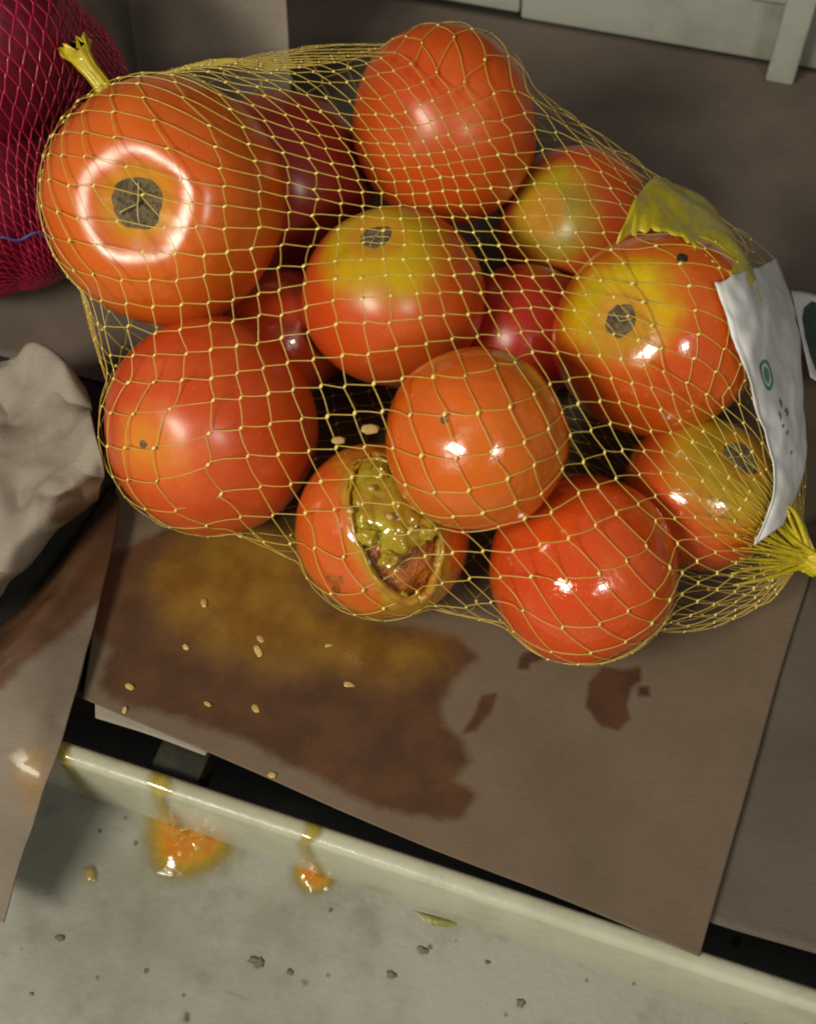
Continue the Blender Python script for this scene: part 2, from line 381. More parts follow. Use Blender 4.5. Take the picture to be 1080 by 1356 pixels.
# upright paper behind the bag
b0 = at(386, 175, -.004)
up_c = []
for z, dy in ((-.004, 0), (.05, .012), (.11, .02), (.2, .03)):
    up_c.append([np.array([b0[0]-.088, b0[1]+dy+.012, z]), np.array([b0[0]-.06, b0[1]+dy-.004, z]), np.array([b0[0]-.03, b0[1]+dy+.006, z]), np.array([b0[0], b0[1]+dy, z])])
upp = sheet('upright_paper', up_c, 40, 40, M_paper_grey, 0, 10, .0006)
tag(upp, 'pale upright kraft paper sheet standing behind the tomato net bag', 'paper')

# ---------------------------------------------------------------- tomatoes
def on_sphere(c, R, px, py):
    d = ray(px, py); o = CAM-c; b = o@d; q = b*b-(o@o-R*R)
    t = -b-math.sqrt(max(q, 0)); p = CAM+d*t; n = p-c; return n/np.linalg.norm(n)
def tomato_mesh(R, k=.92, dimple=.16, dw=.30, lobes=5, lob=.012, seed=0, nu=56, nv=72, dl=.012):
    V, phis = [], []
    for i in range(nu+1):
        ph = math.pi*i/nu
        for j in range(nv):
            th = 2*math.pi*j/nv
            r = 1+lob*math.cos(lobes*th+seed)*math.sin(ph)**2*(.5+.5*math.cos(ph)) + .012*math.sin(2*th+seed*2)*math.sin(ph)
            x, y, z = r*math.sin(ph)*math.cos(th), r*math.sin(ph)*math.sin(th), math.cos(ph)*k*r
            z -= dimple*math.exp(-(ph/dw)**2)*(1+dl*math.cos(lobes*th+seed)+1.6*dl*math.sin(2*th+1+seed))
            z += .035*math.exp(-((math.pi-ph)/.22)**2)
            p = np.array([x, y, z])
            p *= 1+.030*fbm(p+seed*3.1, 1.0, 2)
            V.append(p*R); phis.append(ph)
    Fc = []
    for i in range(nu):
        for j in range(nv):
            a, b = i*nv+j, i*nv+(j+1) % nv
            Fc.append((a, a+nv, b+nv, b))
    return np.array(V), Fc, np.array(phis)
def axis_rot(a, roll=0.):
    a = np.asarray(a, float)/np.linalg.norm(a)
    ref = np.array([0, 0, 1.0]) if abs(a[2]) < .95 else np.array([1.0, 0, 0])
    u = np.cross(ref, a); u /= np.linalg.norm(u); v = np.cross(a, u)
    c, s = math.cos(roll), math.sin(roll)
    return np.array([u*c+v*s, v*c-u*s, a]).T

TOM = []   # ellipsoids for the net: centre, R, axis, k
def spec(c, s): return None
def disc_scar(R, k, dimple, dw, rad, seed, dl, lobes, n=10, m=36):
    V = []; 
    for i in range(n):
        for j in range(m):
            th = 2*math.pi*j/m; f = i/(n-1)
            ph = f*rad*(1+.16*fbm((math.cos(th)+seed, math.sin(th), seed), 1.4, 3))
            z = math.cos(ph)*k - dimple*math.exp(-(ph/dw)**2)*(1+dl*math.cos(lobes*th+seed)+1.6*dl*math.sin(2*th+1+seed))
            p = np.array([math.sin(ph)*math.cos(th), math.sin(ph)*math.sin(th), z+.026*(1-f**3)+.012*fbm((math.cos(th)*f*3+seed, math.sin(th)*f*3, 0), 2.2, 3)*(1-f**4)-.004*f**4])
            V.append(p*R)
    return V, [(i*m+j, (i+1)*m+j, (i+1)*m+(j+1) % m, i*m+(j+1) % m) for i in range(n-1) for j in range(m)]

def tomato(label, c, R, axis, mat, k=.92, dimple=.15, dw=.28, scar=.17, seed=0, lobes=5, lob=.012, blossom=False, group=None, opening=None, dl=.012):
    c = np.array(c); t = empty('tomato', (c[0], c[1], c[2]-R*.97)); tag(t, label, 'tomato', group)
    Q = axis_rot(axis, seed)
    V, Fc, ph = tomato_mesh(R, k, dimple, dw, lobes, lob, seed, *((150, 200) if opening is not None else (56, 72)), dl=dl)
    if opening is not None:
        d = np.array(opening[0]); d /= np.linalg.norm(d); W = (Q@V.T).T; Wn = W/np.linalg.norm(W, axis=1)[:, None]
        u = RW@np.array([.38, 1, 0]); u -= (u@d)*d; u /= np.linalg.norm(u); v = np.cross(d, u)
        el = np.array([math.hypot((n@u)/opening[1], (n@v)/opening[2])+.13*fbm(n, 3.2, 3) if n@d > 0 else 9 for n in Wn])
        keep = [f for f in Fc if min(el[i] for i in f) > 1]
        for i in range(len(V)):       # lips curl outward a little
            if 1 < el[i] < 1.35: V[i] *= 1+.035*(1.35-el[i])/.35
        Fc = keep; ph = np.where(el < 8, el, 9)
        bad = (el > .9) & (el <= 1.0)
    W = (Q@V.T).T + c
    o = mesh_obj('skin', W, Fc, mat, t)
    setattr_f(o, 'phi', ph)
    me = o.data
    if opening is not None:
        bm = bmesh.new(); bm.from_mesh(me); loose = [v for v in bm.verts if not v.link_faces]; bmesh.ops.delete(bm, geom=loose, context='VERTS'); bm.to_mesh(me); bm.free(); me.polygons.foreach_set('use_smooth', [True]*len(me.polygons))
        m = o.modifiers.new('wall', 'SOLIDIFY'); m.thickness = .0022; m.offset = -1
    # object coordinates centred on the tomato
    for vtx in me.vertices: vtx.co -= Vector(c)
    o.matrix_parent_inverse = Matrix(); o.location = Vector(c)-t.location
    if scar:
        SV, SF = disc_scar(R, k, dimple, dw, scar, seed, dl, lobes)
        s = mesh_obj('stem_scar', [Q@p+c+np.asarray(axis)*R*.004 for p in SV], SF, M_scar, t)
        # pale cracks across the scar
        paths = []
        for a in (.2, 2.3, 3.5, 5.2)[:2+int(seed*3) % 3]:
            a += seed*1.9
            paths.append([Q@(R*np.array([math.sin(f)*math.cos(a+.8*f), math.sin(f)*math.sin(a+.8*f), math.cos(f)*k-dimple*math.exp(-(f/dw)**2)+.038*(1-(f/scar)**3)+dimple*dl*1.2])) + c for f in np.linspace(.0, scar*.8, 6)])
        TV, TF = tube(paths, R*.007, 5); mesh_obj('scar_crack', TV, TF, M_scar2, s).matrix_parent_inverse = Matrix.Translation(t.location).inverted() @ Matrix() if False else Matrix()
    if blossom:
        p = -np.asarray(axis)*R*k
        bm = bmesh.new(); bmesh.ops.create_icosphere(bm, subdivisions=2, radius=R*.05)
        vv = [np.array(v.co) for v in bm.verts]; ff = [[x.index for x in f.verts] for f in bm.faces]; bm.free()
        vv = [q*(1+.5*fbm(q*400+seed, 1, 2)) for q in vv]
        AX = np.asarray(axis)/np.linalg.norm(axis)
        zmax = V[-1]; tip = Q@zmax
        mesh_obj('blossom_scar', [q-(q@AX)*AX*.6+tip+c+AX*R*.01 for q in vv], ff, M_scar, t)
    TOM.append((c, R, np.asarray(axis)/np.linalg.norm(axis), k))
    return t, o, Q

OR, RD, DK = (.66, .105, .014), (.56, .06, .012), (.50, .035, .012)
T1c = np.array([-.1832, .2533, .0865]); R1 = .0416
tomato('largest orange tomato with a round brown stem scar facing out, by the yellow tag', T1c, R1, on_sphere(T1c, R1, 170, 271), mat_tomato('skin_large_orange', (.60, .120, .009), (.58, .075, .009), rough=.25, seed=1, scar_ring=.22), k=.97, dimple=.25, dw=.40, scar=.20, seed=.4, lobes=5, lob=.016, dl=.05)
tomato('dark red smooth tomato half hidden behind the largest orange tomato', (-.1732, .324, .0362), .0366, (-.2, .8, -.5), mat_tomato('skin_dark_red', (.45, .035, .018), (.36, .024, .014), rough=.3, seed=2), seed=1.3, scar=.15)
T3c = np.array([-.1099, .3396, .0678])
tomato('plain orange-red tomato at the top of the heap with two soft glints', T3c, .0366, (.3, .75, -.45), mat_tomato('skin_top', (.64, .108, .008), (.60, .072, .008), rough=.34, seed=3), seed=2.1, scar=.15)
T4c = np.array([-.1054, .2637, .0535])
tomato('tomato with a yellow shoulder and brown scar on its upper edge, mid heap', T4c, .0334, on_sphere(T4c, .0334, 493, 299), mat_tomato('skin_yellow_shoulder', (.62, .100, .010), (.57, .064, .009), (.60, .38, .006), (.45, .95), rough=.30, seed=4), seed=.9, scar=.19, dimple=.10)
T5c = np.array([-.152, .1999, .038])
n5 = on_sphere(T5c, .0381, 186, 588)
tomato('wide red-orange tomato resting low beside the crumpled paper, pale blossom scar', T5c, .0381, -n5, mat_tomato('skin_wide', (.58, .085, .012), (.54, .058, .010), rough=.32, seed=5, tip=.5), seed=3.3, k=.99, scar=.15, blossom=True)
T6c = np.array([-.0546, .1982, .0728])
n6 = on_sphere(T6c, .0287, 584, 552)
tomato('wet orange tomato with grey blossom mark sitting on the burst tomato', T6c, .0287, -n6, mat_tomato('skin_wet_orange', (.62, .138, .007), (.60, .092, .007), rough=.18, wet=1, seed=6), seed=4.4, k=.96, scar=.15, blossom=True)
T7c = np.array([-.0143, .1879, .0305])
tomato('bright red wet tomato lowest in the bag, on dry brown paper', T7c, .0314, (.25, .35, -.9), mat_tomato('skin_bright_red', (.62, .078, .007), (.57, .046, .007), rough=.15, wet=.8, seed=7), seed=5.2, scar=.15)
T9c = np.array([-.0109, .2666, .0603])
t9 = tomato('orange tomato with yellow patch, round grey scar and black speck, beside white label', T9c, .0353, on_sphere(T9c, .0353, 812, 422), mat_tomato('skin_yellow_patch', (.62, .125, .008), (.59, .080, .008), (.64, .44, .005), (.34, .80), rough=.18, wet=.7, seed=9), seed=.2, scar=.15, dimple=.10)
T10c = np.array([.0181, .2323, .0259])
tomato('orange tomato with yellow-green top peeping from under the white label', T10c, .0277, on_sphere(T10c, .0277, 992, 596), mat_tomato('skin_green_top', (.60, .085, .012), (.54, .05, .011), (.48, .30, .012), (.5, 1.05), rough=.18, wet=.7, seed=10), seed=2.7, scar=.26, dimple=.12)
T11c = np.array([-.0553, .3402, .0305])
tomato('shaded tomato with yellow patch at the back between two orange ones', T11c, .0318, on_sphere(T11c, .0318, 712, 280), mat_tomato('skin_back', (.58, .085, .014), (.50, .05, .012), (.46, .34, .014), (.35, .8), rough=.34, seed=11), seed=1.9, scar=0, dimple=.06)
tomato('deep red tomato hidden in the middle gap of the heap', (-.0617, .2847, .0252), .0266, (0, .3, -1), mat_tomato('skin_mid_hidden', (.48, .03, .012), (.40, .022, .01), rough=.3, seed=12), seed=3.9, scar=0)
tomato('red tomato squeezed under the largest orange tomato, mostly hidden', (-.1501, .2579, .023), .0255, (0, .3, -1), mat_tomato('skin_left_hidden', (.58, .06, .012), (.5, .04, .01), rough=.25, wet=.5, seed=13), seed=4.9, scar=0)
# black speck on T9
sp = on_sphere(T9c, .0353, 903, 340)
bm = bmesh.new(); bmesh.ops.create_icosphere(bm, subdivisions=2, radius=.0022)
Qs = axis_rot(sp)
vv = [Qs@(np.array(v.co)*np.array([1, .8, .35])*(1+.2*fbm(np.array(v.co)*600, 1, 2)))+T9c+sp*.0346 for v in bm.verts]; ff = [[x.index for x in f.verts] for f in bm.faces]; bm.free()
o = mesh_obj('dark_spot', vv, ff, M_speck, t9[0])

# the burst tomato
T8c = np.array([-.0824, .1831, .0283]); R8 = .030
op = on_sphere(T8c, R8, 528, 700)
t8, sk8, Q8 = tomato('burst orange tomato leaking greenish gel and seeds onto stained paper', T8c, R8, (-.2, .5, -.9), mat_tomato('skin_burst', (.62, .14, .012), (.60, .085, .012), (.46, .30, .018), (1.0, 1.55), scar_ring=0, rough=.14, wet=1, seed=8), seed=6.1, scar=0, dimple=.05, opening=(op, .80, .44))
# inner flesh
bm = bmesh.new(); bmesh.ops.create_icosphere(bm, subdivisions=5, radius=1)
vv = []; ff = [[x.index for x in f.verts] for f in bm.faces]
for v in bm.verts:
    n = np.array(v.co); dd = max(0, n@op)
    r = .94-.10*dd**4+.05*fbm(n, 2.6, 3)
    vv.append(T8c+n*np.array([1, 1, .93])*R8*r)
bm.free()
mesh_obj('inner_flesh', vv, ff, M_flesh, t8)
u8 = RW@np.array([.38, 1, 0]); u8 -= (u8@op)*op; u8 /= np.linalg.norm(u8); v8 = np.cross(op, u8)
def blob(center, rad, sx, seed, sub=3, rough=.35):
    bm = bmesh.new(); bmesh.ops.create_icosphere(bm, subdivisions=sub, radius=1)
    vv = [center+np.array(v.co)*rad*sx*(1+rough*fbm(np.array(v.co)+seed, 1.5, 3)) for v in bm.verts]; ff = [[x.index for x in f.verts] for f in bm.faces]; bm.free(); return vv, ff
d2 = op*.92-u8*.34; d2 /= np.linalg.norm(d2)
bm = bmesh.new(); bmesh.ops.create_icosphere(bm, subdivisions=6, radius=1)
vv = []; el2 = []
for v in bm.verts:
    n = np.array(v.co); e = math.hypot((n@u8-d2@u8)/.60, (n@v8-d2@v8)/.52)+.30*fbm(n, 3.0, 3) if n@op > .1 else 9.
    el2.append(e); b_ = max(0, 1-e*e)
    vv.append(T8c+n*np.array([1, 1, .95])*R8*(.955+.09*b_**.6+(.05*fbm(n, 4.5, 3)+.022*fbm(n, 13, 2))*min(1, b_*3)))
ff = [[x.index for x in f.verts] for f in bm.faces if min(el2[x.index] for x in f.verts) < 1.02]; bm.free()
used = sorted({i for f in ff for i in f}); mp_ = {i: k for k, i in enumerate(used)}
mesh_obj('gel_mass', [vv[i] for i in used], [[mp_[i] for i in f] for f in ff], M_gel, t8)
for i, (a, b, r) in enumerate([(-.05, -.34, .0034), (.30, -.22, .0030), (.12, .30, .0036), (-.80, .10, .0030)]):
    dv = op+u8*a+v8*b; p = T8c+dv/np.linalg.norm(dv)*R8*.98
    vv, ff = blob(p, r, np.array([1, 1, .85]), i*5.1, 4, .35); mesh_obj('gel_lump', vv, ff, M_gel, t8)
for i, (a, b) in enumerate([(-.55, -.12), (-.32, .22), (-.15, -.05), (-.62, .25), (-.40, -.45), (.05, .12)]):
    dv = op+u8*a+v8*b; p = T8c+dv/np.linalg.norm(dv)*R8*1.045
    vv, ff = blob(p, .0014, np.array([1, .8, .6]), i*2.1, 2, .2); mesh_obj('seed', vv, ff, M_seed, t8)
# torn yellow lip at the bottom of the split
pth, rad_ = [], []
for a in np.linspace(0, 2*math.pi, 90):
    wb = 1.03+.06*fbm((math.cos(a)*2, math.sin(a)*2, 4), 1, 3)
    cu, cv = .80*wb*math.cos(a), .44*wb*math.sin(a)
    d = u8*cu+v8*cv+op*math.sqrt(max(.05, 1-cu*cu-cv*cv)); pth.append(T8c+d/np.linalg.norm(d)*R8*.985)
    rad_.append(.0003+.0016*max(0, math.cos(a))**2+.0003*(1+fbm((a*2, 3, 1), 1, 2)))
TV, TF = tube([pth], np.array(rad_), 8)
TV = [p+.0007*fbm(p*260, 1, 3)*op for p in TV]
mesh_obj('torn_lip', TV, TF, M_lip, t8)

# ---------------------------------------------------------------- net bags
def fib_normals(n):
    i = np.arange(n)+.5; ph = np.arccos(1-2*i/n); th = math.pi*(1+5**.5)*i
    return np.stack([np.sin(ph)*np.cos(th), np.sin(ph)*np.sin(th), np.cos(ph)], 1)
NRM = fib_normals(2600)
def support(ells, pts):
    h = np.full(len(NRM), -9.)
    for c, R, a, k in ells:
        na = NRM@a; h = np.maximum(h, NRM@c+R*np.sqrt(np.maximum(1-(1-k*k)*na**2, 0)))
    for p in pts: h = np.maximum(h, NRM@np.asarray(p))
    return h
class Net:
    def __init__(s, ells, pts, A, B, sag=.008, zmin=ZP+.0008, nphi=110, nth=220, relax=26):
        s.A, s.B = np.array(A), np.array(B); s.C = (s.A+s.B)/2
        s.h = support(ells, list(pts)+[s.A, s.B])
        ax = s.A-s.C; ax /= np.linalg.norm(ax); s.Q = axis_rot(ax)
        s.nphi, s.nth = nphi, nth
        ph = np.linspace(0, math.pi, nphi); th = np.linspace(0, 2*math.pi, nth, endpoint=False)
        PH, TH = np.meshgrid(ph, th, indexing='ij')
        D = np.stack([np.sin(PH)*np.cos(TH), np.sin(PH)*np.sin(TH), np.cos(PH)], -1).reshape(-1, 3)@s.Q.T
        num = s.h-NRM@s.C; T = np.empty(len(D))
        for i in range(0, len(D), 4000):
            nd = D[i:i+4000]@NRM.T
            T[i:i+4000] = np.where(nd > 1e-4, num/np.maximum(nd, 1e-4), 9).min(1)
        U = np.zeros(len(D))
        for c, R, a, k in ells:
            Mi = np.eye(3)+(1/k-1)*np.outer(a, a)
            o = Mi@(s.C-c); d = D@Mi.T
            aa = (d*d).sum(1); bb = d@o; cc = o@o-(R*1.012)**2; q = bb*bb-aa*cc
            U = np.maximum(U, np.where(q > 0, (-bb+np.sqrt(np.maximum(q, 0)))/aa, 0))
        T = T.reshape(nphi, nth); U = U.reshape(nphi, nth)+.0006; H = T.copy()
        for it in range(relax):
            m = (np.roll(T, 1, 1)+np.roll(T, -1, 1)+np.vstack([T[:1], T[:-1]])+np.vstack([T[1:], T[-1:]]))/4
            T = np.maximum(np.maximum(.4*T+.6*m-.0005, U), H-sag); T[0] = H[0]; T[-1] = H[-1]
            f = np.minimum(1, np.minimum(np.arange(nphi), nphi-1-np.arange(nphi))/14.)[:, None]
            T = f*T+(1-f)*np.maximum(U, H-sag*.3)
        s.T = T; s.zmin = zmin; s.hexo = .055
    def pt(s, ph, th):
        x = np.clip(ph/math.pi*(s.nphi-1), 0, s.nphi-1.001); y = (th/(2*math.pi)*s.nth) % s.nth
        i = int(x); f = x-i; j = int(y) % s.nth; g = y-int(y); j2 = (j+1) % s.nth
        t = (s.T[i, j]*(1-g)+s.T[i, j2]*g)*(1-f)+(s.T[i+1, j]*(1-g)+s.T[i+1, j2]*g)*f
        d = s.Q@np.array([math.sin(ph)*math.cos(th), math.sin(ph)*math.sin(th), math.cos(ph)])
        p = s.C+d*t; p[2] = max(p[2], s.zmin); return p
    def strands(s, N, L, rad, kn, wob=.08, minfrac=.45):
        phs = np.linspace(.004, math.pi-.004, 400)
        ths = np.linspace(0, 2*math.pi, 24, endpoint=False)
        P = np.array([[s.pt(p, t) for t in ths] for p in phs])
        circ = np.linalg.norm(np.roll(P, -1, 1)-P, axis=2).sum(1)
        arc = np.concatenate([[0], np.cumsum(np.median(np.linalg.norm(np.diff(P, axis=0), axis=2), axis=1))])
        rows = [.003]; 
        while rows[-1] < arc[-1]-.003:
            wd = np.interp(rows[-1], arc, circ)/(2*N); rows.append(rows[-1]+math.sqrt(max(L*L-wd*wd, (minfrac*L)**2)))
        rph = [float(np.interp(r, arc, phs)) for r in rows[:-1]]
        K = {}
        def node(k, j):
            j %= N
            if (k, j) not in K:
                wv = wob*2*math.pi/N
                K[k, j] = (rph[k]+random.gauss(0, .004), 2*math.pi*(j+.5*(k % 2))/N+random.gauss(0, wv*.6)+.10*math.sin(k*.35+j*.5)*wv)
            return K[k, j]
        paths, knots = [], []
        for k in range(len(rph)):
            for j in range(N):
                a = node(k, j); p0 = s.pt(*a)
                an = s.pt(a[0], a[1]+.02)
                knots.append((p0, an-p0))
                if k+1 < len(rph):
                    for jj in ((j, j-1) if k % 2 == 0 else (j, j+1)):
                        b = node(k+1, jj)
                        dth = (b[1]-a[1]+math.pi) % (2*math.pi)-math.pi
                        bow = random.gauss(0, .035)
                        sg = (1 if dth > 0 else -1)*s.hexo*2*math.pi/N; d2 = dth-2*sg
                        paths.append([s.pt(*a)]+[s.pt(a[0]+(b[0]-a[0])*f, a[1]+sg+d2*(f+bow*math.sin(math.pi*f))) for f in (0, .25, .5, .75, 1)]+[s.pt(*b)])
        V, Fc = tube(paths, rad, 5)
        KV, KF = [], []
        bm = bmesh.new(); bmesh.ops.create_icosphere(bm, subdivisions=1, radius=1)
        iv = np.array([v.co[:] for v in bm.verts]); fi = [[x.index for x in f.verts] for f in bm.faces]; bm.free()
        for p, u in knots:
            u = u/(np.linalg.norm(u)+1e-9); nrm = p-s.C; nrm -= (nrm@u)*u; nrm /= np.linalg.norm(nrm); v = np.cross(nrm, u)
            b0 = len(KV); sc = kn*random.uniform(.8, 1.25)
            w_ = iv*np.array([1.5, .9, .6])*sc
            KV += list(p+w_[:, :1]*u+w_[:, 1:2]*v+w_[:, 2:]*nrm); KF += [tuple(i+b0 for i in f) for f in fi]
        return V, Fc, KV, KF
    def cam_hit(s, px, py, lift=.0015):
        d = ray(px, py); nd = NRM@d; num = s.h-NRM@CAM; m = nd < -.12
        return CAM+d*((num[m]/nd[m]).max()-lift)

A = at(148, 140, .088); B = at(1066, 748, .016)
ghost = [at(965, 838, .004), at(1035, 800, .008), at(900, 858, .002), at(640, 850, .002), at(235, 84, .060), at(310, 62, .055), at(400, 47, .05), at(480, 50, .05), at(760, 196, .03), at(835, 222, .03), at(76, 360, .05), at(112, 500, .03), at(1055, 430, .040), at(1085, 560, .022), at(1045, 330, .02), at(905, 262, .055)]
net = Net(TOM, ghost, A, B)
bag = empty('net_bag', (net.C[0], net.C[1], 0)); tag(bag, 'yellow plastic net bag holding the tomatoes, gathered in a knot', 'net bag')
V, Fc, KV, KF = net.strands(40, .0094, .00020, .00063)
o = mesh_obj('net_strands', V, Fc, M_net, bag); o['kind'] = 'stuff'
o = mesh_obj('net_knots', KV, KF, M_knot, bag); o['kind'] = 'stuff'

# end tag, crimped yellow net tail at the upper left
t0, t1 = at(150, 142, .090), at(98, 60, .108)
ctr = catmull([t0, mid(t0, t1, .35)+np.array([.001, 0, .001]), mid(t0, t1, .7), t1], 26)
dirv = t1-t0; dirv /= np.linalg.norm(dirv); ua = np.cross(dirv, RW@np.array([0, 0, 1.0])); ua /= np.linalg.norm(ua); va = np.cross(dirv, ua)
V, n = [], 40
for i, p in enumerate(ctr):
    f = i/25; r = .0042*(1-.30*math.sin(math.pi*min(1, f*1.15)))+(.0016*max(0, (f-.8)/.2))
    for j in range(n):
        th = 2*math.pi*j/n; rr = r*(1+.07*math.cos(9*th+2*f)+.05*math.cos(17*th))
        q = p+ua*rr*math.cos(th)+va*rr*.55*math.sin(th)
        if f > .9: q = q+dirv*.0022*math.sin(7*th)*(f-.9)/.1
        V.append(q)
Fc = [(i*n+j, i*n+(j+1) % n, (i+1)*n+(j+1) % n, (i+1)*n+j) for i in range(25) for j in range(n)]+[tuple(25*n+j for j in range(n))]
mesh_obj('crimped_tail', V, Fc, M_band, bag)

# gathered knot at the lower right with strands pulled into it
kb = B+np.array([.001, 0, .003])
vv, ff = blob(kb, .0046, np.array([1.35, .9, .9]), 3.3, 4, .45); kobj = mesh_obj('gathered_knot', vv, ff, M_band, bag)
paths, rr = [], []
for k in range(34):
    a_g = 1.72+1.75*(k/33)                    # fan from upwards to left-downwards in the picture plane
    ln = 60+45*math.sin(k*2.1)**2+(30 if k < 6 else 0)
    e = net.cam_hit(1066+ln*math.cos(a_g), 748-ln*math.sin(a_g), .0); m_ = mid(kb, e, .5)+rng.normal(0, .0006, 3)
    if k < 6: e = net.cam_hit(1026+4*k, 652+5*k, .001)
    p = catmull([kb+rng.normal(0, .0012, 3), m_, e], 14); paths.append(p); rr.append(np.linspace(.0010, .00022, 14)*rng.uniform(.6, 1.2)*(1.3 if k < 6 else 1))
for k in range(7):
    e = at(1130+10*k, 700+25*k, .012+.003*k); paths.append(catmull([kb, mid(kb, e, .5)+rng.normal(0, .002, 3), e], 12)); rr.append(np.full(12, .0013))
TV, TF = tube(paths, rr, 6); mesh_obj('pulled_strands', TV, TF, M_band, bag)

# bunched net fold over the back tomato
top = [(826, 300), (842, 262), (866, 238), (905, 248), (945, 280), (975, 325), (1000, 372)]
bot = [(816, 322), (836, 308), (868, 306), (905, 316), (940, 342), (966, 364), (990, 384)]
tp = catmull([net.cam_hit(x, y, .004) for x, y in top], 70); bp = catmull([net.cam_hit(x, y, .0012) for x, y in bot], 70)
V = []
nrmv = RW@np.array([0, -.5, -1.0])
for i in range(70):
    for j in range(18):
        f = j/17; p = mid(tp[i], bp[i], f)
        p = p+nrmv*(.0018*math.sin(math.pi*f)+.0016*fbm(p*60, 1, 2))+(bp[i]-tp[i])*.08*f*fbm((i*.35, 1, 2), 1, 3)
        V.append(p)
fold = mesh_obj('bunched_fold', V, grid_faces(70, 18), M_fold, bag); solidify(fold, .0007, 0)

# ---------------------------------------------------------------- white label
tl = NT('white_label'); nl = tl.noise(60, 4); nl2 = tl.noise(250, 3)
tl.P(Base_Color=tl.mix(tl.rng(nl, .4, .8), (.74, .73, .73), (.60, .59, .57)), Roughness=.35, Normal=tl.bump(tl.math('ADD', nl, nl2), .15, .0006)); M_label = tl.m
M_green = mat_simple('green_ink', (.05, .22, .14), (.10, .28, .19), 300, .5)
M_dgreen = mat_simple('dark_green_ink', (.012, .045, .035), (.02, .06, .045), 200, .4)
M_grey = mat_simple('grey_ink', (.14, .17, .16), (.25, .27, .26), 300, .5)
Le = [(944, 378), (962, 430), (978, 490), (1000, 550), (1019, 610), (1018, 665), (996, 724)]
Re = [(1026, 342), (1046, 395), (1056, 455), (1062, 520), (1066, 580), (1058, 640), (1034, 696)]
lc = catmull([net.cam_hit(x, y, .0022) for x, y in Le], 60)
rc = catmull([net.cam_hit(x, y, .0022) for x, y in Re], 60)
mc = catmull([net.cam_hit((a[0]+b[0])/2, (a[1]+b[1])/2, .004) for a, b in zip(Le, Re)], 60)
def lab(f, g):                                # f along, g across 0..1
    x = f*59; i = min(int(x), 58); q = x-i
    l, m_, r = [mid(z[i], z[i+1], q) for z in (lc, mc, rc)]
    p = l*(1-g)*(1-2*g)+m_*4*g*(1-g)+r*g*(2*g-1)
    return p
V = []
for i in range(90):
    for j in range(34):
        f, g = i/89, j/33; p = lab(f, g)
        ed = .004*max(0, 1-g/.12)*(1-abs(f-.5))
        p = p+nrmv*(.0022*fbm(p*45, 1, 3)+ed*.6)+np.array([.0006*fbm(p*160+3, 1, 2), 0, 0])*(1 if (g < .02 or f < .02) else 0)
        V.append(p)
label = mesh_obj('bag_label', V, grid_faces(90, 34), M_label); solidify(label, .0004, -1)
tag(label, 'white paper label with small green emblem wrapped round the net bag', 'label')
lift = nrmv/np.linalg.norm(nrmv)
def lab_px(px, py):                           # nearest label parameter to a pixel
    best = None
    for f in np.linspace(.05, .95, 91):
        for g in np.linspace(.1, .95, 41):
            v = RW.T@(lab(f, g)-CAM); x, y = CX+F*v[0]/v[2], CY+F*v[1]/v[2]
            d = (x-px)**2+(y-py)**2
            if best is None or d < best[0]: best = (d, f, g)
    return best[1], best[2]
def lab_surf(f, g, up=.0011):
    p = lab(f, g); p = p+nrmv*.0022*fbm(p*45, 1, 3); return p+lift*up
f0, g0 = lab_px(1013, 496)
# emblem: green ring with a small leaf inside
V, Fc = [], []
n = 40; af, ag = .052, .105
for j in range(n):
    th = 2*math.pi*j/n
    for rr_ in (1.0, .74): V.append(lab_surf(f0+af*rr_*math.cos(th), g0+ag*rr_*math.sin(th)))
Fc = [(2*j, 2*((j+1) % n), 2*((j+1) % n)+1, 2*j+1) for j in range(n)]
em = mesh_obj('emblem_ring', V, Fc, M_green, label); em.matrix_parent_inverse = Matrix()
V = [lab_surf(f0+df, g0+dg) for df, dg in ((-.030, .0), (-.012, .045), (.014, .035), (.032, -.005), (.010, -.045), (-.014, -.035), (0, 0))]
mesh_obj('emblem_leaf', V, [(i, (i+1) % 6, 6) for i in range(6)], M_green, label)
# little grey print marks below
for px, py, a, w_ in ((1034, 532, .022, .03), (1040, 545, .018, .05), (1033, 552, .020, .035), (1042, 575, .010, .04), (1046, 600, .010, .03), (1036, 566, .008, .03)):
    f, g = lab_px(px, py)
    V = [lab_surf(f+a*x, g+w_*y) for x, y in ((-1, .4), (-.3, -.8), (.2, -.2), (1, -.5), (.5, .6), (-.2, .9))]
    mesh_obj('print_mark', V, [(0, 1, 2, 5), (2, 3, 4, 5)], M_grey, label)
# second flap of the label at the frame edge with dark print
fp = [[at(1046, 385, .036), at(1075, 390, .030), at(1130, 410, .022)], [at(1058, 440, .036), at(1080, 450, .030), at(1135, 470, .022)], [at(1072, 500, .032), at(1090, 510, .028), at(1140, 530, .02)]]
G = patch(fp, 20, 20).reshape(-1, 3)
flap = mesh_obj('label_flap', G, grid_faces(20, 20), M_label, label); solidify(flap, .0004, -1)
GG = patch(fp, 60, 60); 
dp = [GG[int(a), int(b)]+lift*.0012 for a, b in ((12, 17), (20, 11), (32, 10), (45, 14), (56, 22), (56, 55), (8, 55), (6, 28))]
mesh_obj('flap_print', dp, [tuple(range(8))], M_dgreen, flap)

